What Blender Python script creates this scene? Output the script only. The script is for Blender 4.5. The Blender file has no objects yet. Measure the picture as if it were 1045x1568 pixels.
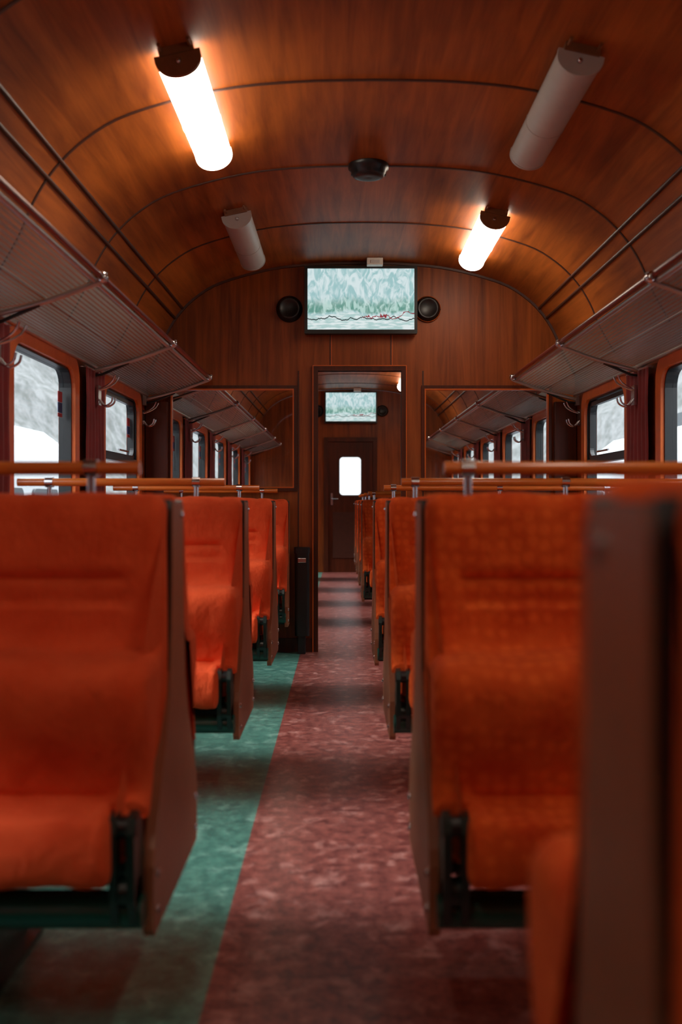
import bpy, bmesh, math, random
from mathutils import Vector
random.seed(4)
S = bpy.context.scene

# ------------------------------------------------------------------ colour helpers
def lin(r, g, b):
    f = lambda c: (c/255/12.92) if c/255 <= .04045 else (((c/255)+.055)/1.055)**2.4
    return (f(r), f(g), f(b), 1)

def newmat(name):
    m = bpy.data.materials.new(name); m.use_nodes = True
    nt = m.node_tree
    return m, nt, nt.nodes['Principled BSDF']

def plain(name, col, rough=.5, metal=0, var=.12, vscale=20, bump=0, sheen=0, spec=.5):
    m, nt, p = newmat(name)
    N, L = nt.nodes, nt.links
    tc = N.new('ShaderNodeTexCoord'); no = N.new('ShaderNodeTexNoise')
    no.inputs['Scale'].default_value = vscale; no.inputs['Detail'].default_value = 5
    L.new(tc.outputs['Object'], no.inputs['Vector'])
    r = N.new('ShaderNodeValToRGB')
    r.color_ramp.elements[0].position = .3; r.color_ramp.elements[1].position = .7
    c = lin(*col)
    r.color_ramp.elements[0].color = tuple(x*(1-var) for x in c[:3])+(1,)
    r.color_ramp.elements[1].color = tuple(min(1, x*(1+var)) for x in c[:3])+(1,)
    L.new(no.outputs['Fac'], r.inputs[0]); L.new(r.outputs[0], p.inputs['Base Color'])
    p.inputs['Roughness'].default_value = rough; p.inputs['Metallic'].default_value = metal
    p.inputs['Specular IOR Level'].default_value = spec
    if sheen: p.inputs['Sheen Weight'].default_value = sheen
    if bump:
        b = N.new('ShaderNodeBump'); b.inputs['Strength'].default_value = bump; b.inputs['Distance'].default_value = .01
        L.new(no.outputs['Fac'], b.inputs['Height']); L.new(b.outputs[0], p.inputs['Normal'])
    return m

def wood(name, c1, c2, scale, rough=.35, coat=.0, spec=.3):
    m, nt, p = newmat(name)
    N, L = nt.nodes, nt.links
    tc = N.new('ShaderNodeTexCoord'); mp = N.new('ShaderNodeMapping')
    mp.inputs['Scale'].default_value = scale
    L.new(tc.outputs['Object'], mp.inputs['Vector'])
    n1 = N.new('ShaderNodeTexNoise'); n1.inputs['Scale'].default_value = 1; n1.inputs['Detail'].default_value = 9
    n1.inputs['Roughness'].default_value = .64; n1.inputs['Distortion'].default_value = .5
    L.new(mp.outputs[0], n1.inputs['Vector'])
    n2 = N.new('ShaderNodeTexNoise'); n2.inputs['Scale'].default_value = 1.3; n2.inputs['Detail'].default_value = 3
    L.new(tc.outputs['Object'], n2.inputs['Vector'])
    ad = N.new('ShaderNodeMath'); ad.operation = 'MULTIPLY_ADD'; ad.inputs[1].default_value = .4
    L.new(n2.outputs['Fac'], ad.inputs[0])
    ml = N.new('ShaderNodeMath'); ml.operation = 'MULTIPLY'; ml.inputs[1].default_value = .65
    L.new(n1.outputs['Fac'], ml.inputs[0]); L.new(ml.outputs[0], ad.inputs[2])
    r = N.new('ShaderNodeValToRGB')
    r.color_ramp.elements[0].position = .37; r.color_ramp.elements[1].position = .67
    r.color_ramp.elements[0].color = lin(*c1); r.color_ramp.elements[1].color = lin(*c2)
    L.new(ad.outputs[0], r.inputs[0]); L.new(r.outputs[0], p.inputs['Base Color'])
    p.inputs['Roughness'].default_value = rough; p.inputs['Coat Weight'].default_value = coat
    p.inputs['Coat Roughness'].default_value = .25; p.inputs['Specular IOR Level'].default_value = spec
    return m

def emis(name, col, st):
    m, nt, p = newmat(name)
    p.inputs['Base Color'].default_value = lin(*col)
    p.inputs['Emission Color'].default_value = lin(*col)
    p.inputs['Emission Strength'].default_value = st
    return m

def fabric(name, c1, c2, pat):
    m, nt, p = newmat(name)
    N, L = nt.nodes, nt.links
    tc = N.new('ShaderNodeTexCoord')
    vo = N.new('ShaderNodeTexVoronoi'); vo.inputs['Scale'].default_value = 34; vo.inputs['Randomness'].default_value = .35
    L.new(tc.outputs['Object'], vo.inputs['Vector'])
    no = N.new('ShaderNodeTexNoise'); no.inputs['Scale'].default_value = 9; no.inputs['Detail'].default_value = 6
    L.new(tc.outputs['Object'], no.inputs['Vector'])
    rp = N.new('ShaderNodeValToRGB'); e = rp.color_ramp.elements
    e[0].position = .25; e[1].position = .5; e[0].color = (1, 1, 1, 1); e[1].color = (0, 0, 0, 1)
    L.new(vo.outputs['Distance'], rp.inputs[0])
    a = N.new('ShaderNodeMath'); a.operation = 'MULTIPLY'; a.inputs[1].default_value = pat
    L.new(rp.outputs[0], a.inputs[0])
    b = N.new('ShaderNodeMath'); b.operation = 'ADD'
    L.new(a.outputs[0], b.inputs[0]); L.new(no.outputs['Fac'], b.inputs[1])
    r = N.new('ShaderNodeValToRGB')
    r.color_ramp.elements[0].position = .3; r.color_ramp.elements[1].position = .85
    r.color_ramp.elements[0].color = lin(*c1); r.color_ramp.elements[1].color = lin(*c2)
    L.new(b.outputs[0], r.inputs[0]); L.new(r.outputs[0], p.inputs['Base Color'])
    p.inputs['Roughness'].default_value = .9; p.inputs['Sheen Weight'].default_value = .2
    p.inputs['Sheen Tint'].default_value = lin(255, 150, 100)
    p.inputs['Specular IOR Level'].default_value = .12
    mp = N.new('ShaderNodeMapping'); mp.inputs['Scale'].default_value = (1, .8, .6)
    L.new(tc.outputs['Object'], mp.inputs['Vector'])
    n2 = N.new('ShaderNodeTexNoise'); n2.inputs['Scale'].default_value = 70; n2.inputs['Detail'].default_value = 5
    L.new(mp.outputs[0], n2.inputs['Vector'])
    bp = N.new('ShaderNodeBump'); bp.inputs['Strength'].default_value = .6; bp.inputs['Distance'].default_value = .008
    L.new(n2.outputs['Fac'], bp.inputs['Height']); L.new(bp.outputs[0], p.inputs['Normal'])
    return m

M = {}
M['ceil'] = wood('ceiling_wood', (112, 52, 16), (182, 98, 36), (20, 1.3, 20), .46)
M['woodz'] = wood('partition_wood', (98, 43, 15), (164, 84, 30), (22, 22, 1.2), .44)
M['woodd'] = wood('dark_wood', (54, 23, 12), (92, 40, 19), (18, 18, 1.3), .4)
M['wallw'] = wood('side_wall_wood', (88, 34, 14), (134, 58, 23), (16, 2, 16), .4)
M['frame'] = wood('window_surround_wood', (184, 80, 28), (216, 110, 42), (10, 10, 4), .35)
M['seam'] = plain('dark_seam', (66, 30, 15), .5)
M['rail'] = wood('handrail_wood', (206, 104, 36), (238, 140, 58), (3, 30, 30), .22, .6, .5)
M['metal'] = plain('chrome', (205, 205, 210), .22, 1, .05)
M['alu'] = plain('aluminium', (175, 174, 172), .35, .8, .08)
M['redrim'] = plain('red_rack_rim', (110, 38, 28), .3, .2)
M['black'] = plain('black_plastic', (16, 16, 17), .4)
M['blackm'] = plain('black_window_frame', (20, 22, 25), .35)
M['green'] = plain('green_enamel', (14, 70, 60), .3)
M['dgreen'] = plain('dark_green_enamel', (10, 36, 33), .35)
M['panel'] = plain('brown_seat_panel', (148, 90, 60), .45, 0, .08)
M['orangeL'] = fabric('orange_fabric_plain', (208, 70, 33), (236, 98, 54), .03)
M['orangeR'] = fabric('orange_fabric_floral', (192, 60, 20), (236, 104, 42), .20)
M['maroon'] = plain('maroon_curtain', (122, 34, 36), .8, 0, .2, 8, 0, .2)
M['blocker'] = plain('added_light_blocker', (70, 34, 24), .8, 0, .1, 30)  # sheet added over out-of-view windows to cut daylight
M['plastic'] = plain('lamp_diffuser_off', (186, 186, 184), .4, 0, .03)
M['cap'] = plain('lamp_endcap', (130, 82, 50), .4, .2)
M['lit'] = emis('lamp_diffuser_lit', (255, 240, 218), 13.5)
M['white'] = plain('white_plastic', (215, 210, 200), .4)
M['snow'] = plain('slushy_ground', (94, 96, 100), .9, 0, .1, .5, 0, 0, .0)
M['tr_w'] = plain('train_white', (122, 128, 132), .5, 0, .03)
M['tr_d'] = plain('train_glass', (34, 40, 46), .3)
M['tr_g'] = plain('train_roof', (60, 66, 70), .6)
M['red'] = plain('red_sticker', (150, 24, 28), .5)
M['blue'] = plain('blue_sticker', (26, 40, 90), .5)

def floor_mat(name, c1, c2, c3):
    m, nt, p = newmat(name)
    N, L = nt.nodes, nt.links
    tc = N.new('ShaderNodeTexCoord')
    n1 = N.new('ShaderNodeTexNoise'); n1.inputs['Scale'].default_value = 24; n1.inputs['Detail'].default_value = 9; n1.inputs['Roughness'].default_value = .82
    n2 = N.new('ShaderNodeTexNoise'); n2.inputs['Scale'].default_value = 12; n2.inputs['Detail'].default_value = 9; n2.inputs['Distortion'].default_value = .3; n2.inputs['Roughness'].default_value = .72
    for n in (n1, n2): L.new(tc.outputs['Object'], n.inputs['Vector'])
    r = N.new('ShaderNodeValToRGB'); r.color_ramp.elements[0].position = .41; r.color_ramp.elements[1].position = .59
    r.color_ramp.elements[0].color = lin(*c1); r.color_ramp.elements[1].color = lin(*c2)
    L.new(n1.outputs['Fac'], r.inputs[0])
    r2 = N.new('ShaderNodeValToRGB'); r2.color_ramp.elements[0].position = .53; r2.color_ramp.elements[1].position = .68
    r2.color_ramp.elements[0].color = (0, 0, 0, 1); r2.color_ramp.elements[1].color = (.8, .8, .8, 1)
    L.new(n2.outputs['Fac'], r2.inputs[0])
    mx = N.new('ShaderNodeMixRGB'); mx.inputs[2].default_value = lin(*c3)
    L.new(r2.outputs[0], mx.inputs[0]); L.new(r.outputs[0], mx.inputs[1]); L.new(mx.outputs[0], p.inputs['Base Color'])
    rr_ = N.new('ShaderNodeMapRange'); rr_.inputs[3].default_value = .22; rr_.inputs[4].default_value = .46
    L.new(n1.outputs['Fac'], rr_.inputs[0]); L.new(rr_.outputs[0], p.inputs['Roughness'])
    return m
M['fred'] = floor_mat('red_linoleum', (86, 40, 38), (144, 80, 70), (182, 132, 122))
M['fgreen'] = floor_mat('green_linoleum', (50, 92, 84), (84, 134, 118), (128, 168, 152))

def hill_mat():
    m, nt, p = newmat('snowy_hillside'); N, L = nt.nodes, nt.links
    tc = N.new('ShaderNodeTexCoord'); n1 = N.new('ShaderNodeTexNoise'); n1.inputs['Scale'].default_value = .5
    n1.inputs['Detail'].default_value = 10; n1.inputs['Roughness'].default_value = .75
    L.new(tc.outputs['Object'], n1.inputs['Vector'])
    r = N.new('ShaderNodeValToRGB'); r.color_ramp.elements[0].position = .4; r.color_ramp.elements[1].position = .6
    r.color_ramp.elements[0].color = lin(78, 81, 80); r.color_ramp.elements[1].color = lin(104, 106, 107)
    L.new(n1.outputs['Fac'], r.inputs[0]); L.new(r.outputs[0], p.inputs['Base Color']); p.inputs['Roughness'].default_value = 1
    p.inputs['Specular IOR Level'].default_value = 0
    return m
M['hill'] = hill_mat()

def net_mat():
    m, nt, p = newmat('rack_mesh'); N, L = nt.nodes, nt.links
    tc = N.new('ShaderNodeTexCoord'); ck = N.new('ShaderNodeTexChecker'); ck.inputs['Scale'].default_value = 84
    mp = N.new('ShaderNodeMapping'); mp.inputs['Rotation'].default_value = (0, 0, .785)
    L.new(tc.outputs['Object'], mp.inputs['Vector'])
    sep = N.new('ShaderNodeSeparateXYZ'); cmb = N.new('ShaderNodeCombineXYZ')
    L.new(mp.outputs[0], sep.inputs[0]); L.new(sep.outputs[0], cmb.inputs[0]); L.new(sep.outputs[1], cmb.inputs[1])
    cmb.inputs[2].default_value = .003
    L.new(cmb.outputs[0], ck.inputs['Vector'])
    p.inputs['Base Color'].default_value = lin(150, 168, 168); p.inputs['Roughness'].default_value = .4
    tl = N.new('ShaderNodeBsdfTranslucent'); tl.inputs[0].default_value = lin(150, 168, 168)
    m1 = N.new('ShaderNodeMixShader'); m1.inputs[0].default_value = .3
    L.new(p.outputs[0], m1.inputs[1]); L.new(tl.outputs[0], m1.inputs[2])
    tr = N.new('ShaderNodeBsdfTransparent'); mx = N.new('ShaderNodeMixShader')
    a = N.new('ShaderNodeMath'); a.operation = 'MULTIPLY'; a.inputs[1].default_value = .7
    L.new(ck.outputs['Fac'], a.inputs[0]); L.new(a.outputs[0], mx.inputs[0])
    L.new(m1.outputs[0], mx.inputs[1]); L.new(tr.outputs[0], mx.inputs[2])
    L.new(mx.outputs[0], N['Material Output'].inputs[0])
    return m
M['net'] = net_mat()

def glass_mat():
    m, nt, p = newmat('window_glass'); N, L = nt.nodes, nt.links
    tr = N.new('ShaderNodeBsdfTransparent'); tr.inputs[0].default_value = (.98, .99, .99, 1)
    gl = N.new('ShaderNodeBsdfGlossy'); gl.inputs['Roughness'].default_value = .02
    mx = N.new('ShaderNodeMixShader'); mx.inputs[0].default_value = .04; L.new(tr.outputs[0], mx.inputs[1]); L.new(gl.outputs[0], mx.inputs[2])
    L.new(mx.outputs[0], N['Material Output'].inputs[0])
    return m
M['glass'] = glass_mat()

def screen_mat():
    m, nt, p = newmat('tv_screen_map'); N, L = nt.nodes, nt.links
    tc = N.new('ShaderNodeTexCoord'); sp = N.new('ShaderNodeSeparateXYZ'); L.new(tc.outputs['Generated'], sp.inputs[0])
    def math_(op, a, b=None, c=None):
        n = N.new('ShaderNodeMath'); n.operation = op
        for i, v in enumerate((a, b, c)):
            if v is None: continue
            if isinstance(v, (int, float)): n.inputs[i].default_value = v
            else: L.new(v, n.inputs[i])
        return n.outputs[0]
    def noise(sc, det, scale=(1, 1, 1), dist=0, rot=0):
        mp = N.new('ShaderNodeMapping'); mp.inputs['Scale'].default_value = scale; L.new(tc.outputs['Generated'], mp.inputs[0])
        mp.inputs['Rotation'].default_value = (0, rot, 0)
        n = N.new('ShaderNodeTexNoise'); n.inputs['Scale'].default_value = sc; n.inputs['Detail'].default_value = det; n.inputs['Distortion'].default_value = dist
        L.new(mp.outputs[0], n.inputs['Vector']); return n.outputs['Fac']
    def mix(f, a, b):
        n = N.new('ShaderNodeMixRGB')
        L.new(f, n.inputs[0])
        for i, v in ((1, a), (2, b)):
            if isinstance(v, tuple): n.inputs[i].default_value = v
            else: L.new(v, n.inputs[i])
        return n.outputs[0]
    def sm(v, lo, hi):
        n = N.new('ShaderNodeMapRange'); n.interpolation_type = 'SMOOTHSTEP'; L.new(v, n.inputs[0])
        n.inputs[1].default_value = lo; n.inputs[2].default_value = hi; return n.outputs[0]
    x, z = sp.outputs[0], sp.outputs[2]
    hatch = noise(1, 5, (20, 1, 5), 1.2, .25)
    hatch2 = noise(1, 6, (14, 1, 4), 1.6, -.5)
    base = mix(sm(hatch2, .38, .62), lin(164, 204, 206), lin(222, 238, 240))
    wv = noise(4, 3, (1, 0, 0))
    zz = math_('ADD', z, math_('MULTIPLY', wv, -.3))
    band = math_('MULTIPLY', sm(zz, .1, .16), math_('SUBTRACT', 1, sm(zz, .22, .42)))
    g = mix(sm(hatch, .42, .6), lin(84, 146, 126), lin(186, 220, 210))
    col = mix(math_('MULTIPLY', band, .8), base, g)
    low = math_('SUBTRACT', 1, sm(zz, .08, .12))
    col = mix(low, col, mix(sm(noise(9, 4, (1, 1, 3)), .42, .6), lin(184, 214, 212), lin(232, 243, 243)))
    w2 = noise(7, 4, (1, 0, 0)); zl = math_('ABSOLUTE', math_('SUBTRACT', math_('SUBTRACT', z, math_('MULTIPLY', w2, .3)), .03))
    col = mix(math_('SUBTRACT', 1, sm(zl, .004, .013)), col, lin(50, 60, 60))
    w3 = noise(9, 5, (1, 0, .3)); zl2 = math_('ABSOLUTE', math_('SUBTRACT', math_('SUBTRACT', z, math_('MULTIPLY', w3, .45)), .02))
    rd = math_('MULTIPLY', math_('SUBTRACT', 1, sm(zl2, .004, .013)), sm(x, .5, .55))
    col = mix(rd, col, lin(150, 50, 60))
    em = N.new('ShaderNodeEmission'); L.new(col, em.inputs[0]); em.inputs[1].default_value = .9
    L.new(em.outputs[0], N['Material Output'].inputs[0])
    return m
M['screen'] = screen_mat()

# ------------------------------------------------------------------ mesh builder
class B:
    def __init__(s): s.v = []; s.f = []; s.m = []; s.s = []; s.mats = []
    def mi(s, k):
        if k not in s.mats: s.mats.append(k)
        return s.mats.index(k)
    def add(s, vs, fs, mat, sm=False):
        o = len(s.v); s.v += [tuple(v) for v in vs]; i = s.mi(mat)
        for f in fs: s.f.append([o+k for k in f]); s.m.append(i); s.s.append(sm)
    def box(s, x0, x1, y0, y1, z0, z1, mat):
        vs = [(x, y, z) for x in (x0, x1) for y in (y0, y1) for z in (z0, z1)]
        s.add(vs, [(0, 1, 3, 2), (4, 6, 7, 5), (0, 4, 5, 1), (2, 3, 7, 6), (0, 2, 6, 4), (1, 5, 7, 3)], mat)
    def prism(s, poly, axis, a0, a1, mat, sm=False):
        n = len(poly); P = {'x': lambda a, u, v: (a, u, v), 'y': lambda a, u, v: (u, a, v), 'z': lambda a, u, v: (u, v, a)}[axis]
        vs = [P(a0, u, v) for u, v in poly]+[P(a1, u, v) for u, v in poly]
        s.add(vs, [(i, (i+1) % n, n+(i+1) % n, n+i) for i in range(n)], mat, sm)
        s.add(vs, [list(range(n)), list(range(2*n-1, n-1, -1))], mat)
    def frame(s, inn, out, axis, a0, a1, mat):
        n = len(inn); P = {'x': lambda a, u, v: (a, u, v), 'y': lambda a, u, v: (u, a, v)}[axis]
        vs = [P(a0, *p) for p in inn]+[P(a0, *p) for p in out]+[P(a1, *p) for p in inn]+[P(a1, *p) for p in out]
        fs = []
        for i in range(n):
            j = (i+1) % n
            fs += [(i, j, n+j, n+i), (2*n+i, 3*n+i, 3*n+j, 2*n+j), (i, 2*n+i, 2*n+j, j), (n+i, n+j, 3*n+j, 3*n+i)]
        s.add(vs, fs, mat)
    def tube(s, pts, r, mat, n=12):
        pts = [Vector(p) for p in pts]; vs = []; k = len(pts)
        ref = None
        for i, p in enumerate(pts):
            t = (pts[min(i+1, k-1)]-pts[max(i-1, 0)]).normalized()
            if ref is None:
                ref = Vector((0, 0, 1)) if abs(t.z) < .9 else Vector((1, 0, 0))
            a = t.cross(ref).normalized(); b = a.cross(t).normalized(); ref = b
            for j in range(n):
                g = 2*math.pi*j/n; vs.append(p+a*math.cos(g)*r+b*math.sin(g)*r)
        fs = [(i*n+j, i*n+(j+1) % n, (i+1)*n+(j+1) % n, (i+1)*n+j) for i in range(k-1) for j in range(n)]
        s.add(vs, fs, mat, True)
        s.add(vs, [list(range(n)), list(range((k-1)*n, k*n))], mat)
    def lathe(s, c, axis, prof, mat, n=32):
        c = Vector(c); ax = Vector(axis).normalized()
        a = ax.cross(Vector((0, 0, 1)) if abs(ax.z) < .9 else Vector((1, 0, 0))).normalized(); b = ax.cross(a)
        vs = []
        for o, r in prof:
            for j in range(n):
                g = 2*math.pi*j/n; vs.append(c+ax*o+a*math.cos(g)*r+b*math.sin(g)*r)
        k = len(prof)
        s.add(vs, [(i*n+j, i*n+(j+1) % n, (i+1)*n+(j+1) % n, (i+1)*n+j) for i in range(k-1) for j in range(n)], mat, True)
        s.add(vs, [list(range(n)), list(range((k-1)*n, k*n))], mat)
    def mesh(s, name, recalc=True):
        me = bpy.data.meshes.new(name); me.from_pydata(s.v, [], s.f)
        for k in s.mats: me.materials.append(M[k])
        me.polygons.foreach_set('material_index', s.m); me.polygons.foreach_set('use_smooth', s.s)
        if recalc:
            bm = bmesh.new(); bm.from_mesh(me)
            bmesh.ops.recalc_face_normals(bm, faces=bm.faces); bm.to_mesh(me); bm.free()
        return me
    def obj(s, name, loc=(0, 0, 0), bevel=0, parent=None, recalc=True):
        o = bpy.data.objects.new(name, s.mesh(name, recalc)); S.collection.objects.link(o); o.location = loc
        if bevel:
            m = o.modifiers.new('bevel', 'BEVEL'); m.width = bevel; m.segments = 2; m.limit_method = 'ANGLE'; m.angle_limit = .7
        if parent: o.parent = parent
        return o

def inst(me, name, loc, bevel=0):
    o = bpy.data.objects.new(name, me); S.collection.objects.link(o); o.location = loc
    if bevel:
        m = o.modifiers.new('bevel', 'BEVEL'); m.width = bevel; m.segments = 2; m.limit_method = 'ANGLE'; m.angle_limit = .7
    return o

def rr(u0, u1, v0, v1, r, n=6):
    pts = []
    for cu, cv, a0 in ((u1-r, v1-r, 0), (u0+r, v1-r, 90), (u0+r, v0+r, 180), (u1-r, v0+r, 270)):
        for i in range(n+1):
            a = math.radians(a0+90*i/n); pts.append((cu+r*math.cos(a), cv+r*math.sin(a)))
    return pts

def catmull(P, k):
    out = []
    for i in range(len(P)-1):
        p0, p1, p2, p3 = P[max(i-1, 0)], P[i], P[i+1], P[min(i+2, len(P)-1)]
        for j in range(k):
            t = j/k
            out.append(tuple(.5*((2*b)+(-a+c)*t+(2*a-5*b+4*c-d)*t*t+(-a+3*b-3*c+d)*t**3) for a, b, c, d in zip(p0, p1, p2, p3)))
    out.append(tuple(P[-1])); return out

# ------------------------------------------------------------------ dimensions
XC = .125; HW = 1.43; XL = XC-HW; XR = XC+HW
YB = -3.2; YP = 6.63; YE = 14.1
WZ0, WZ1 = .82, 1.64
PITCH = 1.51
units1 = [.585+PITCH*k for k in range(-2, 4)]
units2 = [8.22+PITCH*k for k in range(0, 4)]
win1 = [5.85-PITCH*k for k in range(0, 6)]
win2 = [7.52, 9.0, 10.5, 12.0, 13.4]
wins = sorted([w for w in win1+win2 if w-.45 > YB+.1])

half = catmull([(0, 2.59), (.3, 2.583), (.6, 2.55), (.925, 2.462), (1.09, 2.37), (1.21, 2.255), (1.29, 2.13), (1.345, 2.0), (1.43, 1.85)], 4)
prof = [(XC-h, z) for h, z in reversed(half)]+[(XC+h, z) for h, z in half[1:]]

# floor
b = B()
gl, gr = -.275, XC+(XC+.275)
b.box(gl, gr, YB, YE+.6, -.05, 0, 'fred')
b.box(XL-.06, gl, YB, YE+.6, -.05, 0, 'fgreen'); b.box(gr, XR+.06, YB, YE+.6, -.05, 0, 'fgreen')
b.obj('floor')

# ceiling
b = B()
vs = []; n = len(prof)
ys = [YB, YP, YE+.1]
for y in ys: vs += [(x, y, z) for x, z in prof]
b.add(vs, [(k*n+i, k*n+i+1, (k+1)*n+i+1, (k+1)*n+i) for k in range(2) for i in range(n-1)], 'ceil', True)
vs2 = []
for y in ys: vs2 += [(XC+(x-XC)*1.04, y, z+.06) for x, z in prof]
b.add(vs2, [(k*n+i, k*n+i+1, (k+1)*n+i+1, (k+1)*n+i) for k in range(2) for i in range(n-1)], 'seam', True)
b.obj('ceiling')

def strip_arc(b, y, w, d, mat, lo=0, hi=None):
    p = prof[lo:hi]
    m = len(p); vs = []
    for yy, off in ((y-w/2, .002), (y-w/3, -d), (y+w/3, -d), (y+w/2, .002)):
        for x, z in p:
            dx, dz = x-XC, z-1.3; l = math.hypot(dx, dz)
            vs.append((x+dx/l*off, yy, z+dz/l*off))
    b.add(vs, [(k*m+i, k*m+i+1, (k+1)*m+i+1, (k+1)*m+i) for k in range(3) for i in range(m-1)], mat, False)
b = B()
y = YP-.96
while y > YB: strip_arc(b, y, .018, .005, 'seam'); y -= .96
y = YP+.96
while y < YE: strip_arc(b, y, .018, .005, 'seam'); y += .96
for sx in (-1, 1):
    for h, z in ((1.185, 2.285), (1.235, 2.22), (1.32, 2.065)):
        x = XC+sx*h
        b.tube([(x, YB, z-.002), (x, YP-.01, z-.002)], .009, 'seam', 8)
        b.tube([(x, YP+.03, z-.002), (x, YE, z-.002)], .009, 'seam', 8)
b.obj('trim_1')

def side_wall(name, xi, sx):
    b = B(); x0, x1 = sorted((xi, xi+sx*.06))
    b.box(x0, x1, YB, YE+.1, 0, WZ0, 'wallw'); b.box(x0, x1, YB, YE+.1, WZ1, 1.9, 'wallw')
    e = YB
    for w in wins:
        b.box(x0, x1, e, w-.45, WZ0, WZ1, 'wallw'); e = w+.45
    b.box(x0, x1, e, YE+.1, WZ0, WZ1, 'wallw')
    b.obj(name)
side_wall('wall_left', XL, -1); side_wall('wall_right', XR, 1)
for i, (xi, sx) in enumerate(((XL, 1), (XR, -1))):
    b = B()
    for y0, y1 in ((YB+.02, YP-.03), (YP+.06, YE-.03)):
        x0, x1 = sorted((xi, xi+sx*.045)); b.box(x0, x1, y0, y1, 0, .14, 'woodd')
    b.obj('baseboard_'+('left' if i == 0 else 'right'), bevel=.004)

# windows
wi = 0
for (xi, sx, side) in ((XL, 1, 'L'), (XR, -1, 'R')):
    for w in wins:
        wi += 1
        b = B(); y0, y1 = w-.45, w+.45
        a0, a1 = sorted((xi+sx*.001, xi+sx*.022))
        b.frame(rr(y0+.004, y1-.004, WZ0+.004, WZ1-.004, .09), rr(y0-.075, y1+.075, WZ0-.08, WZ1+.06, .11), 'x', a0, a1, 'frame')
        a0, a1 = sorted((xi-sx*.055, xi+sx*.004))
        b.frame(rr(y0+.014, y1-.014, WZ0+.014, WZ1-.014, .08), rr(y0+.001, y1-.001, WZ0+.001, WZ1-.001, .03), 'x', a0, a1, 'blackm')
        openable = abs(w-5.85) < .1
        g0, g1 = sorted((xi-sx*.035, xi-sx*.031))
        if openable:
            a0, a1 = sorted((xi-sx*.03, xi-sx*.005))
            b.frame(rr(y0+.045, y1-.045, 1.285, WZ1-.045, .05), rr(y0+.02, y1-.02, 1.25, WZ1-.02, .06), 'x', a0, a1, 'blackm')
            b.box(*sorted((xi-sx*.03, xi+sx*.012)), y0+.03, y1-.03, 1.235, 1.262, 'blackm')
            b.tube([(xi+sx*.02, w-.12, 1.3), (xi+sx*.02, w+.12, 1.3)], .006, 'metal', 8)
        b.prism(rr(y0+.014, y1-.014, WZ0+.014, WZ1-.014, .08), 'x', g0, g1, 'glass')
        if side == 'L':
            h0, h1 = sorted((xi-sx*.03, xi-sx*.028))
            b.box(h0, h1, y1-.12, y1-.05, 1.47, 1.52, 'red'); b.box(h0, h1, y1-.12, y1-.05, 1.42, 1.468, 'blue')
            b.box(h0, h1, y1-.12, y1-.05, 1.40, 1.418, 'red')
        if w < 2:   # unseen light blocker, added to darken the foreground and seat fronts
            zb = WZ0+.02 if w < 1 else 1.06
            n = 24; vs = []
            for j in range(n+1):
                z = zb+(WZ1-.01-zb)*j/n
                for yy in (y0+.02, y1-.02): vs.append((xi-sx*(.016+.0015*math.sin(j*1.7)), yy, z))
            b.add(vs, [(2*j, 2*j+1, 2*j+3, 2*j+2) for j in range(n)], 'blocker', True)
            b.tube([(xi-sx*.014, y0+.02, WZ1-.02), (xi-sx*.014, y1-.02, WZ1-.02)], .014, 'woodd', 12)
            b.tube([(xi-sx*.012, y0+.03, zb+.01), (xi-sx*.012, y1-.03, zb+.01)], .008, 'metal', 10)
        b.obj('window_%d' % wi)

def curtain_mesh():
    b = B(); n = 36; m = 8; vs = []
    for j in range(m+1):
        z = .9+(1.67-.9)*j/m
        for i in range(n+1):
            t = i/n; y = -.18+.36*t
            vs.append((.036+.009*math.sin(t*math.pi*11)+.002*math.sin(j*1.3+t*5), y, z))
    b.add(vs, [(j*(n+1)+i, j*(n+1)+i+1, (j+1)*(n+1)+i+1, (j+1)*(n+1)+i) for j in range(m) for i in range(n)], 'maroon', True)
    b.tube([(.036, -.19, 1.67), (.036, .19, 1.67)], .007, 'metal', 8)
    for yy in (-.17, .17): b.tube([(.0, yy, 1.67), (.036, yy, 1.67)], .005, 'metal', 8)
    return b.mesh('window_curtain', False)
cm = curtain_mesh()
pill = units1[1:]+units2
for c in pill:
    o = inst(cm, 'window_curtain', (XL, c, 0))
    o = inst(cm, 'window_curtain', (XR, c, 0)); o.scale = (-1, 1, 1)

def hook_mesh():
    b = B()
    b.box(.0, .012, -.03, .03, -.06, .04, 'metal')
    for s in (-.018, .018):
        b.tube(catmull([(.01, s, .02), (.05, s*1.5, .035), (.085, s*2, .06), (.1, s*2.2, .09)], 4), .005, 'metal', 8)
        b.tube(catmull([(.01, s, -.03), (.04, s*1.3, -.065), (.075, s*1.6, -.05), (.085, s*1.7, -.02)], 4), .005, 'metal', 8)
    return b.mesh('coat_hook')
hm = hook_mesh()
for c in units1[1:]+[6.48]+units2:
    inst(hm, 'coat_hook', (XL+.048 if c != 6.48 else XL+.001, c, 1.555))
    o = inst(hm, 'coat_hook', (XR-.048 if c != 6.48 else XR-.001, c, 1.555)); o.scale = (-1, 1, 1)

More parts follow.
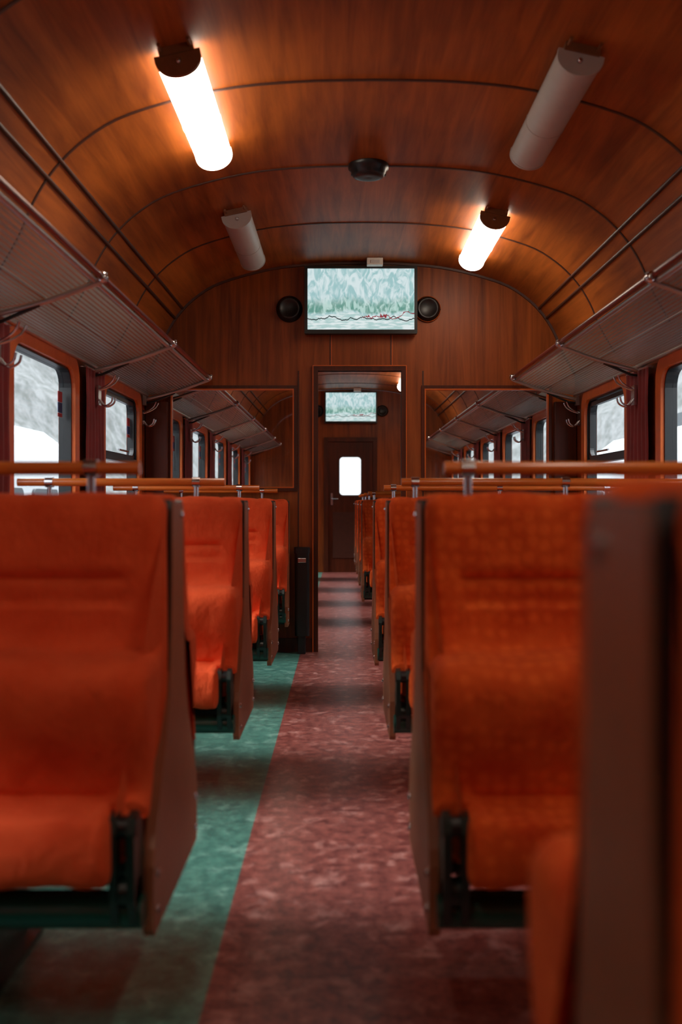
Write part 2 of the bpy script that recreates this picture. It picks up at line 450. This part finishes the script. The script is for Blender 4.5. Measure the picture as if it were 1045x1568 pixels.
# ------------------------------------------------------------------ luggage racks
def rack(y0, y1, cuts, sx, name):
    b = B(); X = lambda h: XC+sx*h
    def pt(h): return (1.80-(h-1.02)/.41*.11)
    marks = [y0]+[c for c in cuts if y0+.2 < c < y1-.2]+[y1]
    for a, e in zip(marks[:-1], marks[1:]):
        vs = []
        hs = [1.03+.38*i/6 for i in range(7)]
        for yy in (a+.01, e-.01):
            for h in hs: vs.append((X(h), yy, pt(h)-.018*math.sin((h-1.03)/.38*math.pi)))
        b.add(vs, [(i, i+1, 8+i, 7+i) for i in range(6)], 'net', True)
        b.tube([(X(1.2), a, pt(1.2)-.012), (X(1.2), e, pt(1.2)-.012)], .004, 'alu', 8)
    b.tube([(X(1.02), y0, 1.80), (X(1.02), y1, 1.80)], .011, 'alu')
    b.tube([(X(1.005), y0, 1.822), (X(1.005), y1, 1.822)], .012, 'redrim')
    b.tube([(X(1.405), y0, pt(1.405)), (X(1.405), y1, pt(1.405))], .01, 'alu')
    for c in marks:
        c2 = min(max(c, y0+.02), y1-.02)
        b.tube(catmull([(X(1.415), c2, 1.665), (X(1.38), c2, 1.676), (X(1.2), c2, 1.725), (X(1.05), c2, 1.778), (X(.995), c2, 1.80), (X(.985), c2, 1.83)], 4), .011, 'alu')
        b.tube([(X(1.42), c2, 1.645), (X(1.36), c2, 1.652), (X(1.22), c2, 1.712)], .007, 'blackm')
        b.lathe((X(.995), c2, 1.812), (0, 1, 0), [(-.016, .01), (-.014, .021), (.014, .021), (.016, .01)], 'metal', 16)
        b.box(*sorted((X(1.405), X(1.428))), c2-.02, c2+.02, 1.63, 1.71, 'alu')
    b.obj(name)
for sx in (-1, 1):
    rack(YB+.05, YP-.09, units1, sx, 'luggage_rack')
    rack(YP+.15, YE-.1, units2, sx, 'luggage_rack')

# ------------------------------------------------------------------ partition wall
def arch_poly(zb):
    p = [(x, z-.004) for x, z in prof if z > zb]
    return [(XL+.002, zb)]+[(max(x, XL+.002) if x < XC else min(x, XR-.002), z) for x, z in p]+[(XR-.002, zb)]
def partition(y0, y1, dx0, dx1, dz, holes, name, mat='woodz'):
    b = B(); xs = XL+.002; xe = XR-.002
    b.prism(arch_poly(dz), 'y', y0, y1, mat)
    if holes:
        (l0, l1, z0, z1), (r0, r1, _, _) = holes
        for a, e in ((xs, l0), (l1, dx0), (dx1, r0), (r1, xe)): b.box(a, e, y0, y1, 0, dz, mat)
        for a, e in ((l0, l1), (r0, r1)):
            b.box(a, e, y0, y1, 0, z0, mat); b.box(a, e, y0, y1, z1, dz, mat)
    else:
        b.box(xs, dx0, y0, y1, 0, dz, mat); b.box(dx1, xe, y0, y1, 0, dz, mat)
    return b.obj(name)
PZ = (1.09, 1.75)
holes = [(-1.14, -.32, *PZ), (.55, 1.375, *PZ)]
partition(YP, YP+.04, -.16, .395, 1.87, holes, 'wall_partition')
partition(YE, YE+.04, -.21, .45, 1.86, None, 'wall_end')
b = B(); b.prism(arch_poly(0.0), 'y', YB-.04, YB, 'woodz'); b.obj('wall_rear')

b = B()
def rect_trim(b, x0, x1, z0, z1, w, y0, y1, mat, bottom=True):
    b.box(x0-w, x0, y0, y1, z0-(w if bottom else 0), z1+w, mat); b.box(x1, x1+w, y0, y1, z0-(w if bottom else 0), z1+w, mat)
    b.box(x0, x1, y0, y1, z1, z1+w, mat)
    if bottom: b.box(x0, x1, y0, y1, z0-w, z0, mat)
rect_trim(b, -.16, .395, 0, 1.87, .03, YP-.014, YP+.054, 'woodd', False)
rect_trim(b, -.19, .425, 0, 1.90, .006, YP-.018, YP-.0, 'frame', False)
for sgn in (-1, 1):
    b.box(XC+sgn*.2025-.004, XC+sgn*.2025+.004, YP-.004, YP, 1.906, 2.12, 'seam')
    b.box(XC+sgn*.2025+.004, XC+sgn*.2025+.009, YP-.005, YP, 1.906, 2.12, 'frame')
    b.box(XC+sgn*.415-.004, XC+sgn*.415+.004, YP-.004, YP, .0, 1.87, 'seam')
strip_arc(b, YP-.012, .022, .014, 'seam')
b.box(XL+.02, -.2, YP-.012, YP, 0, .09, 'woodd'); b.box(.435, XR-.02, YP-.012, YP, 0, .09, 'woodd')
b.obj('trim_2')
for l0, l1, z0, z1 in holes:
    wi += 1
    b = B(); rect_trim(b, l0, l1, z0, z1, .022, YP-.012, YP+.052, 'woodd'); rect_trim(b, l0+.008, l1-.008, z0+.008, z1-.008, .008, YP-.016, YP+.03, 'frame')
    b.box(l0+.004, l1-.004, YP+.018, YP+.022, z0+.004, z1-.004, 'glass')
    b.obj('window_%d' % wi)
b = B()
for x0, x1 in ((XL+.004, XL+.15), (XR-.15, XR-.004)):
    b.box(x0, x1, YP-.06, YP-.014, .0, 1.66, 'woodd')
b.obj('trim_3', bevel=.006)

b = B(); DX0, DX1 = -.21, .45
rect_trim(b, DX0+.012, DX1-.012, 0, 1.848, .06, YE-.03, YE-.002, 'woodd', False)
b.obj('trim_4')
b = B(); wx0, wx1, wz0, wz1 = -.035, .27, 1.09, 1.63
inn = rr(wx0, wx1, wz0, wz1, .05); out = rr(DX0, DX1, .0, 1.86, .0005)
b.frame(inn, out, 'y', YE+.0, YE+.035, 'woodd')
b.frame(rr(wx0+.0, wx1-.0, wz0, wz1, .05), rr(wx0-.02, wx1+.02, wz0-.02, wz1+.02, .06), 'y', YE-.012, YE+.0, 'seam')
b.prism(inn, 'y', YE+.014, YE+.018, 'glass')
b.box(-.16, -.13, YE-.012, YE, .95, 1.12, 'metal'); b.tube([(-.145, YE-.01, 1.04), (-.145, YE-.05, 1.04), (-.05, YE-.05, 1.04)], .009, 'metal')
b.box(-.13, .37, YE-.008, YE, .2, .85, 'seam')
b.obj('door_1')

# ------------------------------------------------------------------ TVs, speakers etc
def tv(y, name):
    root = bpy.data.objects.new(name, None); S.collection.objects.link(root); root.location = (XC, y, 2.33)
    b = B(); b.frame(rr(-.352, .352, -.198, .204, .002, 2), rr(-.372, .372, -.225, .222, .008, 2), 'y', -.08, -.03, 'black')
    b.box(-.36, .36, -.07, -.03, -.21, .21, 'black'); b.box(-.12, .12, -.03, -.0, -.12, .12, 'black')
    b.obj('housing', parent=root)
    s = B(); s.box(-.352, .352, -.0745, -.0715, -.198, .204, 'screen'); s.obj('screen', parent=root)
tv(YP, 'wall_television'); tv(YE, 'wall_television')
def speaker(x, y, z, name, ring):
    b = B(); b.lathe((0, 0, 0), (0, -1, 0), [(0, .088), (.012, .088), (.02, .082), (.03, .075), (.045, .07), (.05, .062), (.042, .055), (.042, .001)], 'black', 36)
    if ring: b.tube([(.083*math.cos(a*.2), -.014, .083*math.sin(a*.2)) for a in range(32)], .004, 'frame', 8)
    b.obj(name, (x, y, z))
for yy in (YP, YE):
    speaker(XC+.445, yy, 2.28, 'round_wall_speaker', 1); speaker(XC-.475, yy, 2.28, 'round_wall_speaker', 0)
for yy in (4.7, 10.5):
    b = B(); b.lathe((0, 0, 0), (0, 0, -1), [(0, .095), (.018, .095), (.022, .085), (.045, .08), (.055, .07), (.06, .05), (.056, .001)], 'blackm', 36)
    for k in range(8):
        a = k*math.pi/4; b.box(.074*math.cos(a)-.008, .074*math.cos(a)+.008, .074*math.sin(a)-.008, .074*math.sin(a)+.008, -.05, -.02, 'black')
    b.obj('ceiling_vent', (XC, yy, 2.588))
for yy in (YP-.12, YE-.15):
    b = B(); b.box(-.052, .052, -.03, .03, -.045, 0, 'white'); b.box(-.03, .03, -.034, -.03, -.035, -.015, 'plastic')
    b.obj('ceiling_smoke_sensor', (XC+.09, yy, 2.588), bevel=.006)

# ------------------------------------------------------------------ lamps
def lamp_mesh(lit):
    b = B(); Lh = .475; mt = 'lit' if lit else 'plastic'
    def pr(k=0.0):
        r, h = .076+k, .058+k; p = [(r, .018)]
        for i in range(25):
            a = -math.pi*i/24; p.append((r*math.cos(a), h*math.sin(a)))
        p.append((-r, .018)); return p
    b.prism(pr(), 'y', -Lh+.012, .10, mt, True); b.prism(pr(), 'y', .108, Lh-.012, mt, True)
    b.prism(pr(.002), 'y', .10, .108, 'plastic' if not lit else 'lit', True)
    b.prism(pr(.003), 'y', -Lh-.004, -Lh+.014, 'cap' if lit else 'plastic', True); b.prism(pr(.003), 'y', Lh-.014, Lh, mt, True)
    b.box(-.06, .06, -Lh-.012, Lh, .014, .052, 'cap')
    b.lathe((0, -Lh-.004, -.012), (0, -1, 0), [(0, .01), (.006, .01), (.012, .005)], 'metal', 14)
    for s in (-1, 1):
        b.tube([(s*.05, -Lh-.012, .03), (s*.05, -Lh-.06, .03)], .006, 'cap', 8)
    return b.mesh('ceiling_tube_lamp')
LM = {True: lamp_mesh(True), False: lamp_mesh(False)}
def lamp(sx, y, lit):
    o = inst(LM[lit], 'ceiling_tube_lamp', (XC+sx*.677, y, 2.490)); o.rotation_euler = (0, sx*.22, 0)
for sx, y, lit in ((-1, 3.82, 1), (1, 3.82, 0), (-1, 5.69, 0), (1, 5.69, 1), (-1, 1.95, 0), (1, 1.4, 1), (-1, .08, 1), (1, -.47, 0), (1, -2.3, 1), (-1, -1.79, 0),
                   (-1, 8.4, 0), (1, 8.4, 0), (-1, 10.4, 1), (1, 10.4, 0), (-1, 12.5, 0), (1, 12.5, 1)):
    lamp(sx, y, bool(lit))

# ------------------------------------------------------------------ benches
CP = catmull([(.070, .985), (.076, 1.008), (.104, 1.016), (.132, .995), (.142, .95), (.145, .88), (.148, .83), (.150, .78), (.156, .74), (.18, .716), (.26, .712), (.314, .698), (.336, .655),
              (.328, .59), (.300, .52), (.292, .47), (.325, .455), (.375, .445), (.396, .40), (.39, .35), (.36, .325), (.28, .318), (.072, .318)], 5)
def cushion(b, w, sgn, mat, x0=.006):
    n = len(CP); nor = []
    for i in range(n):
        p, q = CP[max(i-1, 0)], CP[min(i+1, n-1)]
        tx, tz = q[0]-p[0], q[1]-p[1]; l = math.hypot(tx, tz) or 1
        nor.append((tz/l, -tx/l))
    R = .034
    es = [0, .002, .006, .012, .02, .028, .036, .05, .065, .08, .09]
    L = w-x0
    cols = es+[.11+(L-.22)*i/26 for i in range(0, 27)]+[L-e for e in reversed(es)]
    vs = []
    for u in cols:
        e = min(u, L-u)
        ret = R-math.sqrt(max(0, R*R-(R-min(e, R))**2))
        g = min(1, max(0, (e-.06)/.025)); g = g*g*(3-2*g)
        for (s, z), (nx, nz) in zip(CP, nor):
            k = 0
            if s < .17 and z < .95:
                band = 1/(1+math.exp(-(z-.803)/.002))*(1-1/(1+math.exp(-(z-.853)/.002)))
                k = (.010*band+.014*math.exp(-((z-.853)/.006)**2)+.014*math.exp(-((z-.803)/.006)**2))*g
            if s > .28 and abs(z-.461) < .014: k = .010*g
            k += (.004*math.sin(u*31+z*9)*math.sin(z*23+u*5)+.0012*math.sin(u*90+math.sin(z*40)*2))*g
            d = ret+k
            ins = .052 if (z < .46 and s > .2) else 0
            f = max(0, 1-e/.1)*ins
            xx = u+f if u < L/2 else u-f
            vs.append((x0+xx, sgn*(s+nx*d), z+nz*d))
    m = len(cols)
    b.add(vs, [(c*n+i, c*n+i+1, (c+1)*n+i+1, (c+1)*n+i) for c in range(m-1) for i in range(n-1)], mat, True)
    b.add(vs, [(c*n, (c+1)*n, (c+1)*n+n-1, c*n+n-1) for c in range(m-1)], mat, False)
    b.add([vs[i] for i in range(n)], [list(range(n))], mat); b.add([vs[(m-1)*n+i] for i in range(n)], [list(range(n))], mat)

def bench(w, mat, rail, posts, sides=(-1, 1), flip=1, name='train_bench_seat'):
    b = B()
    hp = [(.262, .20), (.272, .215), (.272, .33), (.262, .36), (.20, .45), (.14, .53), (.098, .62), (.078, .74), (.068, .86), (.066, .985), (.058, .998)]
    if len(sides) == 2: poly = hp+[(-s, z) for s, z in reversed(hp)]
    else: poly = [(-s, z) for s, z in hp]+[(.0, .998), (.0, .2)]
    b.prism(poly, 'x', 0, .02, 'panel')
    b.prism(poly, 'x', w-.02, w, 'panel')
    for sg in sides:
        b.prism([(sg*.06, .66), (sg*.094, .66), (sg*.085, .76), (sg*.076, .86), (sg*.075, .985), (sg*.07, 1.004), (sg*.058, 1.0)], 'x', .003, .018, 'black')
        cushion(b, w-.004, sg, mat)
        b.tube([(.012, sg*.30, .262), (w-.01, sg*.30, .262)], .03, 'green', 18)
        b.tube([(.015, sg*.16, .225), (w-.01, sg*.16, .225)], .02, 'dgreen', 14)
        for xb in (.018, w-.065):
            bx = [(sg*.24, .25), (sg*.335, .25), (sg*.352, .30), (sg*.36, .42), (sg*.35, .445), (sg*.32, .45), (sg*.28, .42)]
            b.prism(bx, 'x', xb, xb+.014, 'dgreen'); b.prism(bx, 'x', xb+.032, xb+.046, 'dgreen')
            b.tube([(xb-.002, sg*.335, .425), (xb+.048, sg*.335, .425)], .019, 'black', 14)
            b.tube([(xb, sg*.32, .305), (xb+.046, sg*.32, .305)], .026, 'dgreen', 14)
    y0, y1 = (-.064, .064) if len(sides) == 2 else (-.064, 0)
    b.box(.018, w-.018, y0, y1, .24, .985, 'black')
    b.box(.01, w-.01, y0+.01, y1-(.01 if len(sides) == 2 else 0), .985, 1.0, 'woodd')
    yy0, yy1 = (-.2, .2) if len(sides) == 2 else (-.2, 0)
    for xb in (.38, w-.22):
        b.box(xb, xb+.06, yy0, yy1, 0, .25, 'dgreen'); b.box(xb-.03, xb+.09, yy0-.02, yy1+(.02 if len(sides) == 2 else 0), 0, .012, 'dgreen')
    for s_, z_ in ((.035, .972), (-.24, .31), (.24, .31), (-.235, .24), (.235, .24)):
        if len(sides) == 1 and s_ > 0: continue
        b.lathe((0, s_, z_), (-1, 0, 0), [(0, .009), (.003, .009), (.006, .004)], 'metal', 14)
    yr = 0 if len(sides) == 2 else -.04
    b.tube([(rail[0], yr, 1.07), (rail[0]+.006, yr, 1.07), (rail[1], yr, 1.07)], .0145, 'rail', 18)
    for px in posts:
        b.tube([(px, yr, .995), (px, yr, 1.056)], .0085, 'metal', 12)
        b.tube([(px-.014, yr, 1.07), (px+.014, yr, 1.07)], .0185, 'metal', 18)
        b.lathe((px, yr, .9995), (0, 0, 1), [(0, .02), (.004, .02), (.008, .012)], 'metal', 16)
    if flip < 0:
        b.v = [(-x, y, z) for x, y, z in b.v]
    return b.mesh(name)
AL, AR = -.345, .16
WL, WR = AL-(XL+.07), (XR-.07)-AR
bl = bench(WL, 'orangeL', (.08, .83), (.183, .715), flip=-1)
br = bench(WR, 'orangeR', (.055, 1.29), (.105, .65, 1.20))
blh = bench(WL, 'orangeL', (.08, .83), (.183, .715), sides=(-1,), flip=-1)
for c in units1+units2:
    inst(bl, 'train_bench_seat', (AL, c, 0), .003); inst(br, 'train_bench_seat', (AR, c, 0), .003)
inst(blh, 'train_bench_seat', (AL, YP-.022, 0), .003)

b = B()
b.prism(rr(-.31, -.215, YP-.12, YP-.022, .02, 4), 'z', .12, .66, 'black')
b.prism(rr(-.315, -.21, YP-.125, YP-.021, .02, 4), 'z', .66, .70, 'blackm')
b.box(-.29, -.235, YP-.128, YP-.12, .60, .63, 'metal'); b.box(-.30, -.225, YP-.022, YP-.0, .2, .5, 'black')
b.box(-.29, -.24, YP-.1, YP-.04, 0, .12, 'blackm')
b.obj('waste_bin', bevel=.003)

# ------------------------------------------------------------------ outside
b = B(); b.box(-60, 60, -40, 520, -1.35, -1.3, 'snow'); b.obj('snowy_ground')
def hill(sx, name):
    b = B(); nu, nv = 130, 16; vs = []
    for j in range(nv+1):
        for i in range(nu+1):
            y = -40+545*i/nu; t = j/nv
            vs.append((sx*(22+26*t+1.2*math.sin(i*.8+j)), y, -1.3+t*(30+3*math.sin(i*.35)+2*math.sin(i*.13+2))+.5*math.sin(i*1.7+j*2.1)*(t > 0)))
    b.add(vs, [(j*(nu+1)+i, j*(nu+1)+i+1, (j+1)*(nu+1)+i+1, (j+1)*(nu+1)+i) for j in range(nv) for i in range(nu)], 'hill', True)
    b.obj(name)
hill(-1, 'snowy_hillside'); hill(1, 'snowy_hillside')
def train(x, y0, y1, name):
    b = B()
    cs = [(-1.4, -1.0), (-1.45, .2), (-1.42, 1.3), (-1.2, 1.95), (-.8, 2.25), (0, 2.35), (.8, 2.25), (1.2, 1.95), (1.42, 1.3), (1.45, .2), (1.4, -1.0)]
    secs = [(y0, 1, 1), (y1-3.5, 1, 1), (y1-2.2, .97, .93), (y1-1, .88, .72), (y1-.3, .72, .48), (y1, .5, .25)]
    vs = []; n = len(cs)
    for y, sx, sz in secs: vs += [(x+cx*sx, y, -1.0+(cz+1.0)*sz) for cx, cz in cs]
    b.add(vs, [(k*n+i, k*n+(i+1) % n, (k+1)*n+(i+1) % n, (k+1)*n+i) for k in range(len(secs)-1) for i in range(n)], 'tr_w', True)
    b.add(vs, [list(range(n)), list(range((len(secs)-1)*n, len(secs)*n))], 'tr_w')
    y = y0+.5
    while y < y1-5:
        for sg in (-1, 1): b.prism(rr(y, y+1.3, .45, 1.2, .12), 'x', x+sg*1.42, x+sg*1.47, 'tr_d')
        y += 1.8
    b.box(x-.7, x+.7, y1-8, y1-5, 2.25, 2.5, 'tr_g')
    b.box(x-1.1, x+1.1, y0, y1-1.2, -1.3, -.95, 'tr_d')
    for k in range(6): b.box(x-.5, x+.5, y0+2+k*2, y0+3+k*2, 2.25, 2.42, 'tr_g')
    b.tube([(x, y1-7, 2.45), (x, y1-6, 3.0), (x, y1-7, 3.5)], .04, 'tr_g', 8); b.tube([(x-.7, y1-7, 3.5), (x+.7, y1-7, 3.5)], .03, 'tr_g', 8)
    b.obj(name)
train(-6.2, -14, 21.5, 'parked_train'); train(6.4, -14, 24, 'parked_train')

# ------------------------------------------------------------------ lights
W = bpy.data.worlds.new('overcast'); S.world = W; W.use_nodes = True
N, L = W.node_tree.nodes, W.node_tree.links
bg = N['Background']; bg.inputs[0].default_value = (.94, .97, 1, 1)
tc = N.new('ShaderNodeTexCoord'); sp = N.new('ShaderNodeSeparateXYZ'); L.new(tc.outputs['Generated'], sp.inputs[0])
mr = N.new('ShaderNodeMapRange'); mr.interpolation_type = 'SMOOTHSTEP'; L.new(sp.outputs[2], mr.inputs[0])
mr.inputs[1].default_value = .1; mr.inputs[2].default_value = .6; mr.inputs[3].default_value = 1.2; mr.inputs[4].default_value = 7.5
L.new(mr.outputs[0], bg.inputs[1])
for sx, st in ((-1, 7), (1, 5)):
    l = bpy.data.lights.new('overcast_sun', 'SUN'); l.energy = st; l.angle = math.radians(40); l.color = (.95, .98, 1)
    o = bpy.data.objects.new('overcast_sun', l); S.collection.objects.link(o)
    o.rotation_euler = Vector((-sx*math.cos(.8), .05, -math.sin(.8))).to_track_quat('-Z', 'Y').to_euler()
    o.location = (sx*10, 4, 10)

# ------------------------------------------------------------------ camera
cd = bpy.data.cameras.new('camera'); cam = bpy.data.objects.new('camera', cd); S.collection.objects.link(cam)
cam.location = (0, 0, 1.0); cam.rotation_euler = (math.pi/2, 0, 0)
cd.sensor_fit = 'VERTICAL'; cd.sensor_height = 36; cd.sensor_width = 24; cd.lens = 35
cd.shift_y = -16/1568; cd.shift_x = -1.5/1568
cd.clip_start = .02; cd.clip_end = 900
cd.dof.use_dof = True; cd.dof.focus_distance = 6.4; cd.dof.aperture_fstop = 2.4
S.camera = cam
S.view_settings.view_transform = 'Standard'
S.view_settings.look = 'None'
